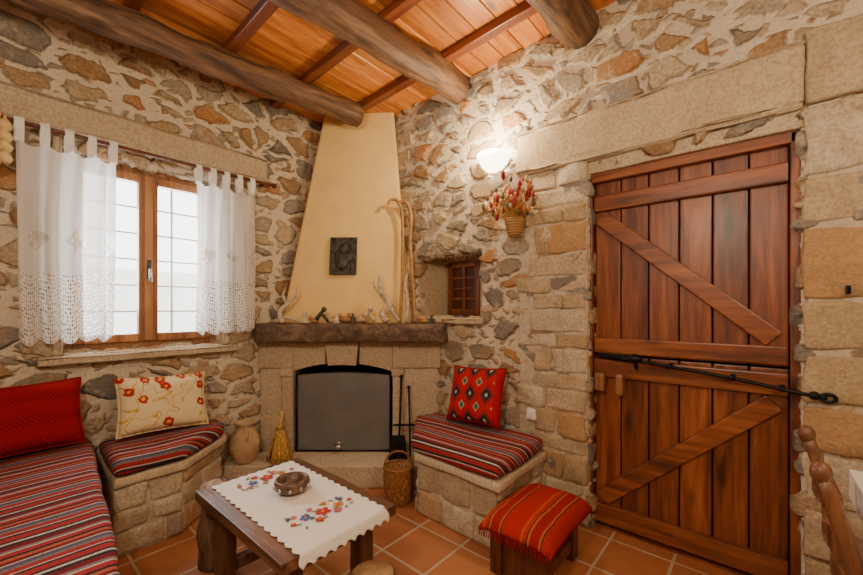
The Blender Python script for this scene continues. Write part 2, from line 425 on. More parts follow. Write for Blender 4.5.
p.box((DX0-.05,2.36,0),(DX1+.05,2.40,2.1),M_black)
p.done(D)
p=MB('bolt')
p.tube([(-.70,2.25,.992),(-.2,2.235,.945),(.12,2.215,.90),(.20,2.20,.893)],.0085,M_iron,10,sub=4)
p.box((-.705,2.265,.975),(-.55,2.295,1.0),M_iron,.006); p.ball((-.51,2.245,.985),.032,M_iron,(1.3,.8,.8)); p.ball((-.555,2.25,.98),.02,M_iron)
p.tube([(-.51,2.25,1.01),(-.50,2.24,.93)],.009,M_iron)
for xx,zz in ((-.35,.962),(-.1,.935),(.07,.908)): p.tube([(xx,2.30,zz),(xx,2.215,zz)],.012,M_iron)
tor=[(.205+.022*math.cos(a),2.2,.893+.016*math.sin(a)) for a in [i*pi/6 for i in range(13)]]
p.tube(tor,.007,M_iron,8,cap=False); p.ball((.165,2.205,.897),.018,M_iron)
p.done(D)
p=MB('wooden_latch')
p.box((-.715,2.24,.79),(-.665,2.3,.89),M_winwood,.012,nz=.004,cuts=2); p.box((-.605,2.235,.78),(-.565,2.3,.895),M_winwood,.012,nz=.004,cuts=2)
p.done(D)

# ------------------------------------------------------------ window
Wd=empty('window_1'); XW=XL-.10
p=MB('frame')
def fr(a,b,c,d,w,x0,x1):
    p.box((x0,a,c),(x1,a+w,d),M_winwood,.006); p.box((x0,b-w,c),(x1,b,d),M_winwood,.006)
    p.box((x0,a+w,d-w),(x1,b-w,d),M_winwood,.006); p.box((x0,a+w,c),(x1,b-w,c+w),M_winwood,.006)
fr(WY0,WY1,WZ0,WZ1,.045,XW-.04,XW+.02)
ym=(WY0+WY1)/2
fr(WY0+.045,ym-.001,WZ0+.045,WZ1-.045,.05,XW-.015,XW+.04); fr(ym+.001,WY1-.045,WZ0+.045,WZ1-.045,.05,XW-.015,XW+.04)
p.box((XW+.035,ym-.02,WZ0+.05,),(XW+.052,ym+.02,WZ1-.05),M_winwood,.005)
p.done(Wd)
p=MB('handle'); p.tube([(XW+.045,ym,1.50),(XW+.08,ym,1.50),(XW+.085,ym,1.42)],.009,M_chrome); p.box((XW+.05,ym-.012,1.44),(XW+.058,ym+.012,1.56),M_bronze,.003); p.done(Wd)
mg=Mt('window_glass'); 
tr=mg.n('ShaderNodeBsdfTransparent'); gl=mg.n('ShaderNodeBsdfGlossy',{'Roughness':.03}); mx=mg.n('ShaderNodeMixShader',{0:.05,1:tr.outputs[0],2:gl.outputs[0]})
mg.t.links.new(mx.outputs[0],mg.o.inputs[0])
p=MB('glass'); p.box((XW+.005,WY0+.08,WZ0+.08),(XW+.009,WY1-.08,WZ1-.08),mg.m); p.done(Wd)
p=MB('grille')
M_gr=plain('grille_paint',(.5,.5,.5),.5)
for i in range(5): 
    y=WY0+.04+(WY1-WY0-.08)*i/4; p.tube([(XL-.27,y,WZ0),(XL-.27,y,WZ1)],.007,M_gr,8)
for i in range(7):
    z=WZ0+.06+(WZ1-WZ0-.1)*i/6; p.tube([(XL-.27,WY0-.0,z),(XL-.27,WY1,z)],.006,M_gr,8)
p.done(Wd)
p=MB('sill'); p.box((XL-.30,WY0-.0,WZ0-.045),(XL+.04,WY1,WZ0+.002),M_tan,.01,nz=.006,cuts=5,smooth=True)
p.box((XL-.02,WY0-.10,WZ0-.055),(XL+.065,WY1+.10,WZ0-.005),M_tan,.012,nz=.006,cuts=6,smooth=True); p.done(Wd)
p=MB('surround'); p.box((XL-.02,WY1-.0,WZ0),(XL+.035,WY1+.05,WZ1+.06),M_tan,.012,nz=.012,cuts=6,smooth=True)
p.box((XL-.02,WY0-.05,WZ0),(XL+.035,WY0,WZ1+.06),M_tan,.012,nz=.012,cuts=6,smooth=True); p.done(Wd)
# courtyard wall added as window backdrop; its white stands in for overexposed daylight
GA=empty('garden'); M_gw=plain('overexposed_white',(.90,.89,.86),.9,nz=.06,scale=3,bump=.3)
p=MB('garden_wall'); p.box((-6.3,-2.5,-.1),(-6.1,5,1.75),M_gw,.02); p.box((-6.3,-2.5,-.12),(-3.3,5,-.1),M_gw); p.done(GA)

# niche window
W2=empty('window_2')
p=MB('frame'); ya=YR+.26
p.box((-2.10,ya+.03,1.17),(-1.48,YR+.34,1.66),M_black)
fa,fb,fz0,fz1=-1.97,-1.66,1.20,1.63
def bx(a,b_,c,d,y0,y1,m_): p.box((a,y0,c),(b_,y1,d),m_,.004)
bx(fa,fa+.04,fz0,fz1,ya-.02,ya+.03,M_doorZ); bx(fb-.04,fb,fz0,fz1,ya-.02,ya+.03,M_doorZ)
bx(fa+.04,fb-.04,fz1-.045,fz1,ya-.02,ya+.03,M_doorX); bx(fa+.04,fb-.04,fz0,fz0+.045,ya-.02,ya+.03,M_doorX)
bx((fa+fb)/2-.012,(fa+fb)/2+.012,fz0+.04,fz1-.04,ya-.012,ya+.02,M_doorZ)
for i in range(1,4): 
    z=fz0+.045+(fz1-fz0-.09)*i/4; bx(fa+.04,fb-.04,z-.010,z+.010,ya-.008,ya+.02,M_doorX)
bx(fa+.04,fb-.04,fz0+.04,fz1-.04,ya+.012,ya+.024,M_darkwood)
p.done(W2)
p=MB('surround')
p.ext([(-2.115,YR-.015,1.175),(-1.98,ya+.04,1.175),(-2.115,ya+.04,1.175)],(0,0,.49),M_tan,.012,nz=.010,sub=3,smooth=True)
p.box((-1.67,ya-.01,1.175),(-1.47,ya+.04,1.66),M_tan,.008)
p.box((-2.0,ya-.015,1.625),(-1.5,ya+.05,1.67),M_tan,.008)
p.done(W2)
p=MB('sill'); p.box((-2.10,YR-.055,1.135),(-1.46,YR+.27,1.185),M_tan,.012,nz=.006,cuts=5,smooth=True); p.done(W2)

# ------------------------------------------------------------ curtains
def lace(name,uscale,band):
    m=Mt(name); uv=m.uv(); x,y,_=m.sep(uv)
    sx=m.math('SINE',m.math('MULTIPLY',x,uscale)); sy=m.math('SINE',m.math('MULTIPLY',y,uscale))
    g=m.math('MULTIPLY',sx,sy); g=m.math('ABSOLUTE',g)
    vo=m.n('ShaderNodeTexVoronoi',{'Vector':uv,'Scale':9.0,'Randomness':.2}).outputs['Distance']
    ring=m.math('ABSOLUTE',m.math('SUBTRACT',m.math('FRACT',m.math('MULTIPLY',vo,4.0)),.5))
    solid=m.mr(ring,.2,.3,0,1)
    hole=m.math('MULTIPLY',m.mr(g,.35,.5,0,1),m.math('SUBTRACT',1.0,m.math('MULTIPLY',solid,.8)))
    inband=m.math('MULTIPLY',m.mr(y,band-.01,band,1,0),1.0)
    b2=m.math('MULTIPLY',m.mr(y,.46,.465,0,1),m.mr(y,.60,.605,1,0))
    xs=m.math('ABSOLUTE',m.math('SUBTRACT',m.math('FRACT',m.math('MULTIPLY',x,2.6)),.5))
    yy=m.math('ABSOLUTE',m.math('SUBTRACT',y,.53))
    sh=m.math('ADD',m.math('MULTIPLY',xs,.25),m.math('MULTIPLY',yy,1.1))
    vz=m.noise(uv,20,2).outputs[0]
    emb=m.math('MULTIPLY',m.math('MULTIPLY',m.mr(sh,.07,.08,1,0),m.mr(vz,.44,.5,0,1)),b2)
    alpha=m.math('SUBTRACT',1.0,m.math('MULTIPLY',hole,inband))
    sheer=m.math('MULTIPLY',m.mr(y,band-.01,band,0,1),m.math('ADD',1.0,m.math('MULTIPLY',emb,2.2)))
    alpha=m.math('SUBTRACT',alpha,m.math('MULTIPLY',sheer,.15))
    df=m.n('ShaderNodeBsdfDiffuse',{'Color':(.92,.90,.86,1)}); tl=m.n('ShaderNodeBsdfTranslucent',{'Color':(.90,.89,.87,1)})
    mx=m.n('ShaderNodeMixShader',{0:.32,1:df.outputs[0],2:tl.outputs[0]})
    tp=m.n('ShaderNodeBsdfTransparent')
    m2=m.n('ShaderNodeMixShader',{0:alpha,1:tp.outputs[0],2:mx.outputs[0]})
    m.t.links.new(m2.outputs[0],m.o.inputs[0]); return m.m
M_lace=lace('lace_curtain',150.0,.36)
def curtain(ya,yb,zt,zb,nw,flare=.0):
    nu,nv=110,90; vs=[];fs=[];uv=[]
    for j in range(nv+1):
        v=j/nv
        for i in range(nu+1):
            u=i/nu; sc=.030*abs(math.sin(u*pi*5))
            zbb=zb-sc+.03*noise.noise(Vector((u*3,ya,1)))
            ztt=zt-.022*abs(math.sin(u*pi*4.0))
            z=zbb+(ztt-zbb)*v
            y=ya+(yb-ya)*(.5+(u-.5)*(1+flare*(1-v)))
            xx=XL+.095+.034*math.sin(u*nw*2*pi+.9*math.sin(v*3))*(1.1-.5*v)+.014*noise.noise(Vector((u*5,v*4,ya*7)))
            vs.append((xx,y,z)); uv.append((u*(yb-ya)*2.6,v))
    for j in range(nv):
        for i in range(nu):
            a=j*(nu+1)+i; fs.append((a,a+1,a+nu+2,a+nu+1))
    me=bpy.data.meshes.new('cloth'); me.from_pydata(vs,[],fs); l=me.uv_layers.new(name='UVMap')
    for p_ in me.polygons:
        p_.use_smooth=True
        for li,vi in zip(p_.loop_indices,p_.vertices): l.data[li].uv=uv[vi]
    me.materials.append(M_lace); o=bpy.data.objects.new('panel',me); bpy.context.scene.collection.objects.link(o)
    e=empty('lace_curtain'); o.parent=e
    t=MB('tabs')
    for i in range(5):
        y=ya+(yb-ya)*(.03+.94*i/4)
        pts=[(XL+.09+.024*math.sin(a)+.0,y,zt+.062+(.05 if math.cos(a)>0 else .08)*math.cos(a)) for a in [k*2*pi/16 for k in range(17)]]
        A=[Vector(q) for q in pts]
        tb=bmesh.new(); w=.018
        L=[tb.verts.new(q+Vector((0,-w,0))) for q in A]; Rr=[tb.verts.new(q+Vector((0,w,0))) for q in A]
        for k in range(16): tb.faces.new((L[k],L[k+1],Rr[k+1],Rr[k]))
        t._add(tb,M_tab,None,True)
    t.done(e)
M_tab=plain('curtain_cotton',(.84,.82,.78),.9,nz=.03)
curtain(.095,.485,2.10,1.10,4,-.06); curtain(.90,1.27,2.09,1.11,4,.04)
p=MB('curtain_rod'); p.tube([(XL+.09,-.5,2.185),(XL+.09,1.42,2.185)],.011,M_darkwood,12); p.ball((XL+.09,1.43,2.185),.02,M_darkwood)
for y in (-.3,1.36,.68): p.tube([(XL,y,2.185),(XL+.09,y,2.185)],.008,M_iron)
p.done()
p=MB('garlic_braid')
for i in range(9):
    p.lathe([(0,-.03),(.02,-.025),(.028,-.005),(.02,.014),(.006,.03),(.003,.045)],M_garlic,(XL+.16+random.uniform(-.01,.01),.040+(.018 if i%2 else -.022),1.95+i*.026),12)
p.tube([(XL+.16,.040,1.95),(XL+.16,.040,2.20),(XL+.09,.040,2.225)],.006,M_straw); p.done()

# ------------------------------------------------------------ fireplace
FP=empty('fireplace')
df=2.90
def lw(d,e=0.02): return (XL+e+.652*d)/.758     # left wall L at depth d
def rw(d,e=0.02): return (YR-e-.758*d)/.652
p=MB('hearth_slab'); d0=2.66
p.ext([(lw(d0),d0,0),(.02,d0,0),(.10,2.86,0),(rw(2.9),2.9,0),(-.725,3.57,0),(lw(2.9),2.9,0)],(0,0,.16),M_hearth,.012,MF,nz=.006,smooth=False,sub=3)
p.done(FP)
p=MB('jambs'); 
for a,bq,sg in ((lw(df),-1.045,1),(-.295,rw(df),-1)):
    p.box((a+.002,df+.012,.16),(bq-.003,df+.3,.80),M_hearth,.005,MF,nz=.006,cuts=5,smooth=True,nsc=9)
    q0,q1=(bq-.085,bq-.001) if sg>0 else (a+.001,a+.085)
    p.box((q0,df-.018,.16),(q1,df+.25,.74),M_hearth,.008,MF,nz=.005,cuts=5,smooth=True,nsc=9)
    p.box((q0-.008,df-.028,.74),(q1+.004,df+.25,.80),M_hearth,.008,MF,nz=.004,cuts=3,smooth=True,nsc=9)
arc=lambda L:.775+.065*(1-((L+.67)/.375)**2) if abs(L+.67)<.375 else .775
def lint(a,bq,prj,ztop=1.0):
    n=10; pts=[(a+(bq-a)*i/n,df-prj,arc(a+(bq-a)*i/n)) for i in range(n+1)]
    p.ext(pts+[(bq,df-prj,ztop),(a,df-prj,ztop)],(0,.3,0),M_hearth,.005,MF,nz=.004,smooth=False,sub=2)
lint(-1.045,-.80,.015);lint(-.545,-.295,.015)
for a,bq in ((lw(df),-1.044),(-.296,rw(df))):
    p.box((a+.002,df-.014,.803),(bq,df+.3,1.0),M_hearth,.004,MF,nz=.005,cuts=4,smooth=True)
n=8; pts=[(-.775+(.21)*i/n,df-.045,arc(-.775+.21*i/n)-.012) for i in range(n+1)]
p.ext(pts+[(-.545,df-.045,1.0),(-.80,df-.045,1.0)],(0,.3,0),M_hearth,.008,MF)
p.done(FP)
p=MB('firebox'); p.box((-1.2,df+.28,.16),(-.15,df+.32,1.0),M_black,0,MF); p.done(FP)
p=MB('fire_screen'); 
n=10; sc=[(-1.02+.70*i/n,df+.02,.745+.02*(1-((i/n-.5)*2)**2)) for i in range(n+1)]
p.ext([(-1.02,df+.02,.165)]+sc+[(-.32,df+.02,.165)],(0,.02,0),M_screen,.003,MF)
for L in (-1.025,-.315): p.tube([(L,df+.015,.16),(L,df+.015,.75)],.006,M_iron,8,MF)
p.tube([(-1.025,df+.015,.75)]+[(a,df+.015,c+.005) for a,bq,c in sc]+[(-.315,df+.015,.75)],.006,M_iron,8,MF)
p.tube([(-1.025,df+.015,.17),(-.315,df+.015,.17)],.006,M_iron,8,MF)
p.tube([(-.70,df+.01,.21),(-.70,df-.03,.21)],.012,M_chrome,8,MF); p.ball((-.70,df-.03,.215),.02,M_chrome,(1.4,1,1),MF); p.tube([(-.73,df-.03,.245),(-.67,df-.03,.245)],.007,M_chrome,8,MF)
p.done(FP)
p=MB('mantel_shelf')
p.ext([(-1.27,2.76,1.005),(.09,2.76,1.005),(.125,2.88,1.005),(rw(2.9)-.0,2.9,1.005),(-.725,3.56,1.005),(lw(2.9),2.9,1.005),(-1.325,2.86,1.005)],(0,0,.135),M_mantel,.012,MF,nz=.012,sub=3,nsc=9,smooth=True)
p.done(FP)
p=MB('chimney_hood')
def lw2(L): return (-(XL+.015)+.758*L)/.652
def rw2(L): return (YR-.015-.652*L)/.758
secs=[(-1.15,-.165,2.95,1.138),(-1.145,-.17,2.955,1.22),(-.886,-.317,3.19,2.86+.06)]
tb=bmesh.new(); rings=[]
def hs(t): 
    a,bq=secs[1],secs[2]; return tuple(a[i]+(bq[i]-a[i])*t for i in range(4))
for (a,bq,d,z) in [secs[0]]+[hs(i/12) for i in range(13)]:
    ring=[(a,d),(bq,d),(bq,rw2(bq)),(-.725,3.57),(a,lw2(a))]
    rings.append([tb.verts.new((q[0],q[1],z)) for q in ring])
for r1,r2 in zip(rings,rings[1:]):
    for k in range(5): tb.faces.new((r1[k],r1[(k+1)%5],r2[(k+1)%5],r2[k]))
tb.faces.new(rings[0][::-1]); tb.faces.new(rings[-1]); bmesh.ops.recalc_face_normals(tb,faces=tb.faces[:])
es=[e for e in tb.edges if e.calc_face_angle(0)>.6 and abs(e.verts[0].co.z-e.verts[1].co.z)>.03]
bmesh.ops.bevel(tb,geom=es,offset=.02,segments=3,profile=.5,affect='EDGES')
p._add(tb,M_cream,MF); p.done(FP)
# plaque on hood
tz=1.66; tt=(tz-1.22)/(2.92-1.22); dd=2.955+(3.19-2.955)*tt
tilt=math.atan2(3.19-2.955,2.92-1.22)
Mp=MF@Matrix.Translation((-.69,dd-.008,tz))@Matrix.Rotation(-tilt,4,'X')
p=MB('relief_plaque'); p.box((-.105,-.012,-.15),(.105,.0,.15),M_bronze,.004)
for a,bq in (((-.105,-.02,-.15),(-.09,-.01,.15)),((.09,-.02,-.15),(.105,-.01,.15)),((-.09,-.02,.135),(.09,-.01,.15)),((-.09,-.02,-.15),(.09,-.01,-.135))): p.box(a,bq,M_bronze,.003)
p.ball((0,-.013,.06),.04,M_bronze,(1,.35,1.2)); p.ball((-.01,-.013,-.04),.06,M_bronze,(.9,.25,1.3)); p.ball((.035,-.013,-.02),.03,M_bronze,(1,.4,1.6)); p.ball((-.045,-.013,.0),.025,M_bronze,(1,.4,2)); p.tube([(.06,-.015,-.12),(.055,-.015,.1)],.006,M_bronze)
p.done(None,Mp)
# mantel ornaments
ZT=1.145
def stick(name,pts,rads,mat,branches=()):
    p=MB(name); p.tube([F(*q) for q in pts],rads,mat,10,nz=.004,nsc=25,sub=5)
    for bp,br_ in branches: p.tube([F(*q) for q in bp],br_,mat,8,nz=.003,nsc=25,sub=4)
    return p.done()
stick('driftwood',[(-1.10,2.84,ZT),(-1.13,2.85,1.22),(-1.08,2.86,1.28),(-1.02,2.86,1.34),(-1.0,2.86,1.43)],[.018,.02,.016,.012,.004],M_drift,
  [([(-1.08,2.86,1.28),(-1.11,2.86,1.35),(-1.09,2.86,1.41)],[.012,.008,.003]),([(-1.13,2.85,1.22),(-1.17,2.85,1.27),(-1.16,2.85,1.33)],[.012,.008,.003]),([(-1.11,2.85,1.19),(-1.02,2.84,1.17),(-.98,2.83,ZT+.01)],[.014,.012,.008])])
stick('driftwood',[(-.33,2.83,ZT+.01),(-.36,2.84,1.21),(-.31,2.85,1.28),(-.37,2.86,1.36),(-.39,2.86,1.50)],[.024,.028,.024,.022,.012],M_drift,
  [([(-.31,2.85,1.28),(-.28,2.85,1.21),(-.24,2.84,ZT+.01)],[.016,.014,.01]),([(-.37,2.86,1.36),(-.42,2.86,1.41),(-.43,2.86,1.45)],[.014,.010,.005])])
stick('walking_cane',[(-.24,2.86,ZT+.005),(-.225,2.92,1.45),(-.225,2.98,1.85),(-.235,2.99,2.02),(-.265,2.99,2.09),(-.315,2.99,2.10),(-.34,2.99,2.06)],[.010,.012,.013,.014,.014,.013,.012],M_cane)
stick('walking_cane',[(-.12,2.84,ZT+.005),(-.14,2.92,1.4),(-.165,2.98,1.75),(-.16,2.99,1.98),(-.19,2.99,2.07),(-.235,2.99,2.085),(-.26,2.99,2.05)],[.012,.014,.015,.016,.016,.014,.012],M_cane)
stick('driftwood',[(-.19,2.85,ZT+.003),(-.18,2.88,1.3),(-.20,2.89,1.42),(-.185,2.9,1.52)],[.016,.015,.013,.006],M_drift)
def figurine(L,d,h,mat,k):
    p=MB('stone_figurine'); s=h
    if k==0:
        p.lathe([(0,0),(.35*s,0),(.36*s,.1*s),(.22*s,.3*s),(.26*s,.5*s),(.12*s,.68*s),(.16*s,.8*s),(.13*s,.95*s),(0,s)],mat,F(L,d,ZT-.003),14,nz=.004)
    elif k==1:
        c=F(L,d,ZT+.25*s); p.ball(c,.5*s,mat,(1.3,.8,.6),nz=.006,nsc=30); p.ball(c+Vector((.45*s,.1*s,.3*s)),.22*s,mat); p.ball(c+Vector((-.3*s,-.2*s,.25*s)),.2*s,mat)
    else:
        p.tube([F(L-.04,d,ZT+.01),F(L-.02,d,ZT+.5*s),F(L+.02,d,ZT+s)],[.012,.016,.01],mat,8,sub=3); p.tube([F(L+.05,d,ZT+.01),F(L+.01,d,ZT+.6*s)],[.012,.012],mat,8,sub=2); p.ball(F(L+.02,d,ZT+s),.02,mat)
    p.done()
mm=[M_drift,M_clay,M_bronze,M_cane]
for i,L in enumerate((-.935,-.875,-.815,-.75,-.70,-.645,-.585,-.53,-.47,-.06,.0,.05)):
    figurine(L,2.835+.02*(i%2)-(.03 if i>8 else 0),(.09,.07,.10,.08,.07,.10,.075,.09,.10,.06,.065,.055)[i],mm[(i*3)%4],(0,1,2,1,0,1,0,1,2,1,0,1)[i])

# jug, broom, tools, basket
p=MB('clay_jug'); c=F(-1.325,2.72,.165)
p.lathe([(0,0),(.055,0),(.062,.01),(.095,.09),(.10,.15),(.085,.20),(.06,.235),(.058,.26),(.075,.275),(.078,.285),(.064,.285),(.05,.25),(.05,.2),(0,.19)],M_clay,c,28,nz=.003)
p.tube([c+Vector((.06,-.02,.26)),c+Vector((.10,-.03,.24)),c+Vector((.10,-.03,.18))],.009,M_clay,8,sub=4); p.done()
p=MB('straw_broom'); c=F(-1.09,2.755,.168)
for i in range(120):
    a=random.uniform(0,2*pi); r=.105*math.sqrt(random.random()); q=c+Vector((r*math.cos(a),r*.8*math.sin(a),0))
    p.tube([q,c+Vector((r*.62*math.cos(a),r*.5*math.sin(a),.12)),c+Vector((r*.2*math.cos(a),r*.18*math.sin(a),.22))],.005,M_straw,5,sub=2)
p.tube([c+Vector((0,0,.20)),c+Vector((0,.0,.25)),c+Vector((0,.01,.34))],[.022,.016,.010],M_straw,10)
for z in (.19,.205,.22): p.tube([c+Vector((0,0,z)),c+Vector((0,0,z+.008))],[.028,.027],M_wick,12)
p.done()
p=MB('fireplace_tools')
p.tube([F(-.24,2.75,.17),F(-.23,2.82,.5),F(-.225,2.87,.74)],.008,M_iron,8); p.ball(F(-.225,2.87,.74),.015,M_iron)
p.tube([F(-.15,2.72,.17),F(-.16,2.8,.45),F(-.17,2.87,.66)],.007,M_iron,8); p.ball(F(-.17,2.87,.66),.014,M_iron)
p.ext([F(-.31,2.73,.17),F(-.17,2.73,.17),F(-.19,2.76,.34),F(-.29,2.76,.34)],F(0,-.006,.0),M_iron,.002)
p.tube([F(-.28,2.80,.40),F(-.12,2.80,.40)],.008,M_iron,8); p.done()
def stump(name,c,r,h,M=None,r2=None,bark=None):
    bark=bark or M_stumpbark
    p=MB(name); p.tube([Vector(c)+Vector((0,0,h*i/5)) for i in range(6)],[r*1.08,r,r*.97,r,r*.98,r*(r2 or 1)],bark,22,nz=.02,nsc=9,cap=True,sub=2)
    p.tube([Vector(c)+Vector((0,0,h-.001)),Vector(c)+Vector((0,0,h+.005))],[r*.93,r*.93],M_stumptop,22,nz=.006,nsc=9); return p.done(None,M)
p=MB('wicker_basket'); c=F(-.215,2.49,.0); N_=17
prof=[(0,0.003),(.075,.003)]+[(.082+.024*(j/N_)**.8-.012*(j/N_)**3,.006+.22*j/N_) for j in range(N_+1)]+[(.081,.222),(.072,.03),(0,.025)]
p.lathe(prof,M_wick,c,56,mod=lambda k,j:.0045*math.cos(k*pi/2+ (j%2)*pi) if 1<j<N_+2 else 0)
p.tube([c+Vector((.093*math.cos(a),.093*math.sin(a),.228)) for a in [i*pi/12 for i in range(25)]],.009,M_wick,8,cap=False)
hd=Vector((.758,.652,0))
p.tube([c+hd*(.091*math.cos(a))+Vector((0,0,.225+.10*math.sin(a))) for a in [i*pi/10 for i in range(11)]],.007,M_wick,8,sub=2)
p.done()

# ------------------------------------------------------------ benches
def cushion(name,poly,z0,z1,mat,parent=None):
    p=MB(name); p.ext([(a,bq,z0) for a,bq in poly],(0,0,z1-z0),mat,.036,nz=.012,sub=3,smooth=True,seg=4,nsc=4); return p.done(parent)
def masonry(p,poly,z0,z1,skip=()):
    cx=sum(a for a,b in poly)/len(poly); cy=sum(b for a,b in poly)/len(poly); n=len(poly)
    core=[(cx+(a-cx)*.985,cy+(b-cy)*.985,z0) for a,b in poly]
    p.ext(core,(0,0,z1-z0),M_mortar,.008,nz=.006,sub=2)
    for i in range(n):
        if i in skip: continue
        A=Vector((*poly[i],0)); B_=Vector((*poly[(i+1)%n],0)); t=(B_-A); ln=t.length; t/=ln
        nr=Vector((t.y,-t.x,0))
        if nr.dot((A+B_)/2-Vector((cx,cy,0)))<0: nr=-nr
        z=z0
        while z<z1-.03:
            h=min(random.uniform(.09,.16),z1-z)
            if z1-(z+h)<.05: h=z1-z
            s=0
            while s<ln-.01:
                l=min(random.uniform(.12,.30),ln-s)
                if ln-(s+l)<.07: l=ln-s
                g=.006; pr=random.uniform(.004,.016)
                zz0=z+g; zz1=z+h-g; j=lambda: random.uniform(-.006,.006)
                tb=bmesh.new()
                bmesh.ops.create_cube(tb,size=1)
                M4=Matrix(((t.x,nr.x,0,0),(t.y,nr.y,0,0),(0,0,1,0),(0,0,0,1)))
                for v in tb.verts:
                    v.co=Vector((v.co.x*(l-2*g)+j(),v.co.y*(.06+pr),v.co.z*(zz1-zz0)+j()))
                bmesh.ops.subdivide_edges(tb,edges=tb.edges[:],cuts=3,use_grid_fill=True)
                es=[e for e in tb.edges if e.calc_face_angle(0)>.5]
                bmesh.ops.bevel(tb,geom=es,offset=.014,segments=2,profile=.6,affect='EDGES')
                c=A+t*(s+l/2)-nr*(.06-(.06+pr)/2)+Vector((0,0,(zz0+zz1)/2))
                p._add(tb,M_bench,Matrix.Translation(c)@M4,True,.014,12)
                s+=l
            z+=h
SB=empty('stone_bench')
p=MB('base'); poly=[(-1.02,2.24),(-1.02,1.71),(-1.60,1.73),(-1.84,2.04),(-1.80,2.24)]
masonry(p,poly,0,.33,(3,4))
poly2=[(-.99,2.235),(-.99,1.67),(-1.60,1.69),(-1.88,2.03),(-1.84,2.235)]
p.ext([(a,bq,.325) for a,bq in poly2],(0,0,.05),M_tan,.012,nz=.008,sub=3,smooth=True); p.done(SB)
cushion('striped_cushion',[(-1.0,2.22),(-.99,1.66),(-1.61,1.68),(-1.91,2.04),(-1.85,2.22)],.384,.475,M_strX,SB)
SL=empty('stone_bench')
p=MB('base'); poly=[(XL+.03,.41),(-2.44,.41),(-2.45,.72),(-2.73,1.02),(XL+.03,1.06)]
masonry(p,poly,0,.36,(0,4))
p.ext([(XL+.03,.41,.355),(-2.41,.41,.355),(-2.42,.73,.355),(-2.71,1.05,.355),(XL+.03,1.09,.355)],(0,0,.05),M_tan,.012,nz=.008,sub=3,smooth=True); p.done(SL)
cushion('striped_cushion',[(XL+.04,.41),(-2.40,.41),(-2.41,.72),(-2.68,1.02),(XL+.04,1.05)],.413,.505,M_strY,SL)
DB=empty('daybed')
p=MB('base'); p.ext([(XL+.03,-.87,0),(-1.2,-.87,0),(-1.2,.20,0),(XL+.03,.37,0)],(0,0,.40),M_tan,.015,nz=.01,sub=2,smooth=True); p.done(DB)
p=MB('mattress'); p.ext([(XL+.035,-.86,.405),(-1.17,-.86,.405),(-1.17,.235,.405),(XL+.035,.39,.405)],(0,0,.125),M_strY,.035,nz=.014,sub=4,smooth=True,seg=4,nsc=4); p.done(DB)

# ------------------------------------------------------------ pillows
def pillow(name,w,h,t,mat,M,piping=None):
    n=26; tb=bmesh.new(); g={}
    for sgn in (1,-1):
        for i in range(n+1):
            for j in range(n+1):
                u=i/n*2-1; v=j/n*2-1
                edge=(abs(u)>.999 or abs(v)>.999)
                if edge and sgn==-1: g[(sgn,i,j)]=g[(1,i,j)]; continue
                pinch=1-.07*(1-u*u)*(abs(v)**3); pinch2=1-.07*(1-v*v)*(abs(u)**3)
                th=((1-u**4)*(1-v**4))**.55*t/2
                x=u*w/2*pinch2; y=v*h/2*pinch
                wr=noise.noise(Vector((x*9,y*9,sgn+w*5)))*.014*(1-max(abs(u),abs(v))**6)
                g[(sgn,i,j)]=tb.verts.new((x,y,sgn*(th+wr)))
    for sgn in (1,-1):
        for i in range(n):
            for j in range(n):
                q=[g[(sgn,i,j)],g[(sgn,i+1,j)],g[(sgn,i+1,j+1)],g[(sgn,i,j+1)]]
                tb.faces.new(q if sgn==1 else q[::-1])
    p=MB(name); p._add(tb,mat,None,True)
    if piping:
        pts=[]
        for k in range(n): pts.append((k/n*2-1,-1))
        for k in range(n): pts.append((1,k/n*2-1))
        for k in range(n): pts.append((1-k/n*2,1))
        for k in range(n+1): pts.append((-1,1-k/n*2))
        P=[(u*w/2*(1-.07*(1-v*v)*abs(u)**3),v*h/2*(1-.07*(1-u*u)*abs(v)**3),0) for u,v in pts]
        p.tube(P,.006,piping,6)
    return p.done(None,M)
def facing(loc,yaw,lean,roll=0):   # local z -> outward normal, local y up
    return Matrix.Translation(loc)@Matrix.Rotation(yaw,4,'Z')@Matrix.Rotation(pi/2-lean,4,'X')@Matrix.Rotation(roll,4,'Z')
# red pillow
m=Mt('red_pillow_fabric'); o=m.obj(); x,y,z=m.sep(o)
a=m.math('FRACT',m.math('MULTIPLY',m.math('ADD',m.math('ADD',x,y),5),46)); bb=m.math('FRACT',m.math('MULTIPLY',m.math('ADD',m.math('SUBTRACT',x,y),5),46))
row=m.mr(m.math('FRACT',m.math('MULTIPLY',m.math('ADD',y,5),9)),.55,.6,0,1,'LINEAR')
pt=m.math('MULTIPLY',m.math('MULTIPLY',m.mr(a,.45,.55,0,1,'LINEAR'),m.mr(bb,.45,.55,0,1,'LINEAR')),row)
m.col(m.mix(pt,(.26,.008,.011),(.13,.004,.008))); m.rough(.9); m.bump(pt,.3,.002); m.spec(.1); M_red=m.m
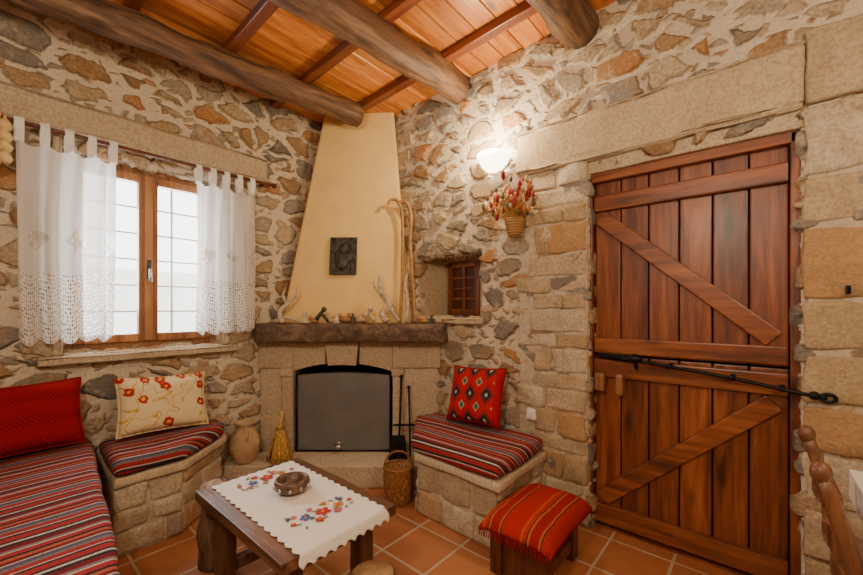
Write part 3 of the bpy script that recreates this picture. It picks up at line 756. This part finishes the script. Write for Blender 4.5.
# floral
m=Mt('floral_pillow_fabric'); o=m.obj()
v1=m.n('ShaderNodeTexVoronoi',{'Vector':m.vm('ADD',o,(3.1,1.7,0)),'Scale':10.5,'Randomness':.8},voronoi_dimensions='2D')
d1=v1.outputs['Distance']; rn=m.n('ShaderNodeSeparateColor',{0:v1.outputs['Color']}).outputs[0]
wv=m.noise(o,45,2).outputs[0]
dd_=m.math('ADD',d1,m.math('MULTIPLY',m.math('SUBTRACT',wv,.5),.35))
vine=m.math('ABSOLUTE',m.math('SUBTRACT',m.noise(o,11,1,.5,.6).outputs[0],.5))
flower=m.math('MULTIPLY',m.mr(dd_,.24,.27,1,0),m.mr(rn,.30,.31,0,1))
core=m.math('MULTIPLY',m.mr(dd_,.08,.10,1,0),m.mr(rn,.30,.31,0,1))
c=m.mix(m.mr(vine,.012,.024,1,0),(.74,.60,.36),(.62,.38,.06)); c=m.mix(flower,c,(.42,.025,.02)); c=m.mix(core,c,(.72,.42,.08))
m.col(c); m.rough(.85); m.spec(.1); M_flor=m.m
# kilim pillow: red ground with dark and light lozenge motifs
m=Mt('kilim_pillow_fabric'); o=m.obj(); x,y,z=m.sep(o)
def tri(s,k,off): return m.math('ABSOLUTE',m.math('SUBTRACT',m.math('FRACT',m.math('ADD',m.math('MULTIPLY',s,k),off)),.5))
q=m.math('ADD',tri(x,8.2,10.5),tri(y,6.4,10.5))
q=m.math('SNAP',q,.05)
c1=m.ramp(q,[(0,(.50,.40,.26)),(.08,(.02,.03,.035)),(.26,(.40,.015,.018)),(.34,(.03,.03,.04)),(.38,(.44,.016,.018)),(.78,(.48,.38,.26)),(.83,(.06,.11,.08))],'CONSTANT')
edge=m.math('MAXIMUM',m.math('ABSOLUTE',x),m.math('ABSOLUTE',y)); c=m.mix(m.mr(edge,.165,.168,0,1),c1,(.40,.012,.015))
w=m.noise(o,200,2).outputs[0]; m.col(c); m.rough(.9); m.bump(w,.4,.002); m.spec(.1); M_kil=m.m
pillow('red_pillow',.43,.34,.13,M_red,facing((XL+.17,.12,.715),pi/2,.32,.02),M_red)
pillow('floral_pillow',.46,.33,.13,M_flor,facing((XL+.17,.70,.685),pi/2,.35,-.04),M_flor)
pillow('kilim_pillow',.42,.365,.13,M_kil,facing((-1.43,YR-.15,.682),-.05,.32,.06),M_red)

# ------------------------------------------------------------ stool
S=empty('low_stool'); p=MB('frame')
for a,bq in ((-.95,1.60),(-.95,1.92),(-.73,1.60),(-.73,1.92)): p.box((a-.03,bq-.035,0),(a+.03,bq+.035,.24),M_darkwood,.006)
p.box((-.98,1.56,.19),(-.70,1.96,.25),M_darkwood,.008); p.box((-.97,1.59,.05),(-.93,1.93,.11),M_darkwood,.004); p.box((-.75,1.59,.05),(-.71,1.93,.11),M_darkwood,.004)
p.box((-.95,1.585,.0),(-.73,1.60,.2),M_darkwood,.003)
p.done(S)
pc=MB('seat_cushion'); 
tb=bmesh.new(); bmesh.ops.create_grid(tb,x_segments=24,y_segments=30,size=1)
for v in tb.verts:
    u,w_=v.co.x,v.co.y; th=((1-u**4)*(1-w_**4))**.5
    v.co=Vector((-.825+u*.175,1.755+w_*.255,.255+.060*th+.008*noise.noise(Vector((u*3,w_*3,0)))-.018*(abs(u)**6)*(abs(w_)**2)))
geo=bmesh.ops.extrude_face_region(tb,geom=tb.faces[:])
for v in [g for g in geo['geom'] if isinstance(g,bmesh.types.BMVert)]: v.co.z=min(v.co.z-.02,.252)
bmesh.ops.recalc_face_normals(tb,faces=tb.faces[:])
pc._add(tb,M_kstool,None,True)
for i in range(34):
    xx=-.99+.33*i/33
    for yy,sg in ((1.505,-1),(2.005,1)):
        pc.tube([(xx,yy,.25),(xx+random.uniform(-.004,.004),yy+sg*.012,.225),(xx+random.uniform(-.006,.006),yy+sg*.014,.205)],.0025,M_red,4)
pc.done(S)

# ------------------------------------------------------------ coffee table
T=empty('coffee_table'); p=MB('top')
for i in range(4):
    y=.60+i*.125; p.box((-1.90,y+.001,.405),(-1.135,y+.124,.45),M_table,.006,nz=.006,cuts=5,nsc=6)
p.done(T)
p=MB('legs')
for a,bq in ((-1.80,.69),(-1.80,1.01),(-1.25,.69),(-1.25,1.01)): p.box((a-.035,bq-.035,0),(a+.035,bq+.035,.405),M_tableZ,.008,nz=.006,cuts=3)
for y in (.69,1.01): p.box((-1.78,y-.02,.33),(-1.27,y+.02,.40),M_table,.005)
for x in (-1.80,-1.25): p.box((x-.02,.70,.33),(x+.02,1.0,.40),M_table,.005); p.box((x-.02,.70,.08),(x+.02,1.0,.13),M_table,.005)
p.done(T)
TC=empty('embroidered_tablecloth')
m=Mt('white_linen'); o=m.obj(); x,y,z=m.sep(o)
vv=m.noise(o,180,2).outputs[0]; m.col(m.ramp(vv,[(.3,(.70,.66,.58)),(.7,(.86,.83,.76))])); m.rough(.9); m.bump(vv,.5,.002); M_lin=m.m
nu,nv=120,70; vs=[];fs=[]
for i in range(nu+1):
    for j in range(nv+1):
        u=i/nu;v=j/nv
        xa=-1.87+.010*abs(math.sin(v*pi*9)); xb=-1.085-.014*abs(math.sin(v*pi*9))
        ya=.665-.012*abs(math.sin(u*pi*16)); yb=1.035+.012*abs(math.sin(u*pi*16))
        x=xa+(xb-xa)*u; y=ya+(yb-ya)*v; z=.456+.0015*noise.noise(Vector((x*20,y*20,0)))
        if x>-1.135:
            e=x+1.135; z-=e*.9; x=-1.135+e*.35+.004
        vs.append((x,y,z))
for i in range(nu):
    for j in range(nv):
        a=i*(nv+1)+j; fs.append((a,a+nv+1,a+nv+2,a+1))
me=bpy.data.meshes.new('cloth'); me.from_pydata(vs,[],fs); me.materials.append(M_lin)
for q_ in me.polygons: q_.use_smooth=True
oc=bpy.data.objects.new('cloth',me); bpy.context.scene.collection.objects.link(oc); oc.parent=TC
so=oc.modifiers.new('s','SOLIDIFY'); so.thickness=.002
cr=plain('thread_red',(.50,.025,.03),.8);cb=plain('thread_blue',(.07,.12,.40),.8);cy=plain('thread_orange',(.72,.27,.03),.8);cg=plain('thread_green',(.05,.18,.05),.8);cp=plain('thread_pink',(.60,.13,.20),.8)
p=MB('embroidery')
def ell(cx,cy_,rx,ry,a,mat,z=.4595):
    tb=bmesh.new(); vs_=[]
    for k in range(10):
        t=2*pi*k/10; X=rx*math.cos(t);Y=ry*math.sin(t)
        vs_.append(tb.verts.new((cx+X*math.cos(a)-Y*math.sin(a),cy_+X*math.sin(a)+Y*math.cos(a),z)))
    tb.faces.new(vs_); p._add(tb,mat)
def flower_(cx,cy_,r,mat,mc):
    for k in range(5):
        a=2*pi*k/5+cx*9; ell(cx+r*.6*math.cos(a),cy_+r*.6*math.sin(a),r*.5,r*.36,a,mat,.460)
    ell(cx,cy_,r*.28,r*.28,0,mc,.4605)
for (cx,cy_,sg) in ((-1.76,.86,1),(-1.30,.86,-1)):
    for dx,dy,r,mt_,mc in ((0,0,.030,cr,cy),(.0,.07,.022,cy,cr),(.01,-.07,.022,cb,cy),(-.035,.045,.018,cp,cy),(-.04,-.04,.018,cr,cy),(.04,.10,.013,cb,cy),(.045,-.10,.013,cp,cy),(.05,.035,.014,cy,cr),(.05,-.03,.014,cp,cy),(0,.125,.012,cr,cy),(0,-.125,.012,cr,cy)):
        flower_(cx+dx*sg,cy_+dy,r,mt_,mc)
    for k in range(22):
        a=random.uniform(0,2*pi); ell(cx+random.uniform(-.06,.06),cy_+random.uniform(-.13,.13),.012,.004,a,cg)
p.done(TC)
p=MB('ashtray'); M_ash=plain('carved_wood_bowl',(.16,.09,.05),.4,nz=.4,scale=40)
p.lathe([(0,0),(.05,0),(.068,.012),(.074,.035),(.07,.052),(.062,.055),(.056,.045),(.05,.02),(0,.014)],M_ash,(-1.55,.87,.461),28)
for k in range(10):
    a=k*pi/5; p.ball((-1.55+.071*math.cos(a),.87+.071*math.sin(a),.486),.009,M_chrome,(1,1,1.3),sub=1)
p.done()
stump('stump_stool',(-2.04,.73,0),.065,.38); stump('stump_stool',(-1.005,.86,0),.075,.345)

# ------------------------------------------------------------ sconce, bouquet, switch
SC=empty('wall_sconce'); m=Mt('sconce_glass'); 
m.col((.9,.85,.75)); m.b.inputs['Emission Color'].default_value=(1,.82,.58,1); m.b.inputs['Emission Strength'].default_value=9.0; m.rough(.4)
cx=(-1.35,YR-.035,2.19)
p=MB('shade'); p.lathe([(.0,-.03),(.05,-.02),(.085,.01),(.11,.05),(.125,.085),(.119,.085),(.10,.05),(.075,.015),(0,-.02)],m.m,cx,24,a0=pi,a1=2*pi); p.done(SC)
p=MB('mount'); p.box((cx[0]-.04,YR-.04,2.17),(cx[0]+.04,YR,2.27),M_white,.005); p.done(SC)
p=MB('dried_flower_bouquet'); c=Vector((-1.17,YR-.10,1.76))
M_fr=plain('dried_red',(.38,.03,.02),.8,nz=.3);M_fp=plain('dried_cream',(.66,.48,.27),.8,nz=.2);M_fo=plain('dried_orange',(.55,.20,.05),.8,nz=.2);M_fg=plain('dried_green',(.14,.15,.05),.8,nz=.2)
M_bask=stripes('basket_weave',(0,0,1),.016,[(0,(.55,.33,.12)),(.5,(.36,.19,.07)),(.8,(.2,.1,.04))],.8)
p.lathe([(0,-.06),(.035,-.06),(.05,-.03),(.06,.03),(.066,.05),(.055,.05),(.045,0),(0,-.02)],M_bask,c,20)
for i in range(95):
    a=random.uniform(-1.3,1.1); ln=random.uniform(.08,.29)*(1-.25*abs(a)); fy=random.uniform(-.09,.05)
    e=c+Vector((math.sin(a)*ln,fy,.04+math.cos(a)*ln)); p.tube([c+Vector((random.uniform(-.03,.03),0,.03)),c.lerp(e,.5)+Vector((0,0,.02)),e],.0022,M_straw,4,sub=2)
    k=random.random(); mt_=M_fr if k<.45 else (M_fp if k<.68 else (M_fo if k<.85 else M_fg))
    p.ball(e,random.uniform(.009,.015),mt_,(1,1,random.uniform(1.3,3)),sub=1,nz=.004,nsc=60)
p.done()
p=MB('light_switch'); p.box((-1.115,YR-.055,.56),(-1.055,YR-.01,.63),M_white,.006); p.box((-1.10,YR-.061,.575),(-1.07,YR-.052,.615),M_white,.004); p.done()
p=MB('wall_hook'); p.box((.255,YR-.05,1.31),(.268,YR-.02,1.345),M_iron,.003); p.tube([(.26,YR-.045,1.33),(.26,YR-.07,1.315),(.26,YR-.075,1.34)],.004,M_iron,8,sub=4); p.done()

# ------------------------------------------------------------ chair and dining table
CH=empty('dining_chair'); p=MB('back')
for y in (1.34,1.72):
    p.tube([(.18,y,0),(.185,y,.25),(.19,y,.45),(.165,y,.65),(.115,y,.84)],[.018,.02,.02,.018,.015],M_chair,12,sub=4)
    p.ball((.112,y,.85),.022,M_chair,(1,1,1.3))
for z0,h in ((.75,.08),(.63,.05),(.53,.05)):
    xx=.185-(z0-.45)*.17
    pts=[]; n=12
    top=[(xx-.012*math.sin(pi*i/n)*2,1.345+.37*i/n,z0+h*(.6+.4*abs(math.sin(pi*i/n*2)))) for i in range(n+1)]
    bot=[(xx-.012*math.sin(pi*i/n)*2,1.345+.37*i/n,z0-.01*math.sin(pi*i/n)) for i in range(n+1)]
    p.ext(bot+top[::-1],(.016,0,0),M_chair)
p.done(CH)
p=MB('seat'); p.box((.18,1.33,.43),(.56,1.73,.455),M_straw,.012,nz=.004,cuts=4)
for y in (1.35,1.71): p.tube([(.54,y,0),(.54,y,.44)],.018,M_chair,12); p.tube([(.18,y,.2),(.54,y,.2)],.010,M_chair,8)
p.tube([(.54,1.35,.25),(.54,1.71,.25)],.010,M_chair,8); p.done(CH)
DT=empty('dining_table'); p=MB('top'); p.box((.24,1.30,.68),(1.1,1.86,.71),M_table,.006)
for a,bq in ((.66,1.36),(1.04,1.36),(.66,1.80),(1.04,1.80)): p.box((a-.03,bq-.03,0),(a+.03,bq+.03,.68),M_tableZ,.005)
p.done(DT)
p=MB('cloth'); p.box((.225,1.285,.713),(1.115,1.875,.718),M_lin,.002); p.box((.222,1.285,.63),(.228,1.875,.718),M_lin,.002); p.box((.225,1.282,.63),(1.115,1.288,.718),M_lin,.002); p.box((.225,1.872,.63),(1.115,1.878,.718),M_lin,.002); p.done(DT)

# ------------------------------------------------------------ lights
def pt(name,loc,w,col,rad=.1,parent=None):
    l=bpy.data.lights.new(name,'POINT'); l.energy=w; l.color=col; l.shadow_soft_size=rad
    o=bpy.data.objects.new(name,l); o.location=loc; bpy.context.scene.collection.objects.link(o); 
    if parent: o.parent=parent
    return o
pt('sconce_bulb',(cx[0],YR-.20,2.36),28,(1,.80,.54),.05,SC)
def fill_lamp(loc,w):  # added out-of-frame fill light on an invented hanging fitting
    e=empty('added_fill_lamp'); q=MB('fill_fitting'); lx,ly,lz=loc
    q.lathe([(0,.0),(.018,.0),(.022,.02),(.018,.06),(.006,.075),(0,.076)],M_bronze,(lx,ly,lz+.12),16)
    q.tube([(lx,ly,lz+.19),(lx,ly,zc(lx))],.004,M_iron,6); q.done(e)
    pt('fill_light',(lx,ly,lz),w,(1,.85,.64),.11,e)
fill_lamp((-.35,-.40,2.15),74)
fill_lamp((.75,.8,2.2),38)
a=bpy.data.lights.new('window_daylight','AREA'); a.shape='RECTANGLE'; a.size=.75; a.size_y=1.1; a.energy=50; a.color=(.97,.98,1)
ao=bpy.data.objects.new('window_daylight',a); ao.location=(XL-.45,.685,1.6); ao.rotation_euler=(0,-pi/2,0); bpy.context.scene.collection.objects.link(ao)

w=bpy.data.worlds.new('world'); bpy.context.scene.world=w; w.use_nodes=True
w.node_tree.nodes['Background'].inputs[0].default_value=(.96,.98,1,1); w.node_tree.nodes['Background'].inputs[1].default_value=6.5

cam=bpy.data.cameras.new('camera'); co=bpy.data.objects.new('camera',cam); bpy.context.scene.collection.objects.link(co)
co.location=(0,0,CAMZ); co.rotation_euler=(pi/2,0,ANG); cam.lens=383/863*36; cam.sensor_width=36; cam.shift_y=20.5/863; cam.clip_start=.02
bpy.context.scene.camera=co
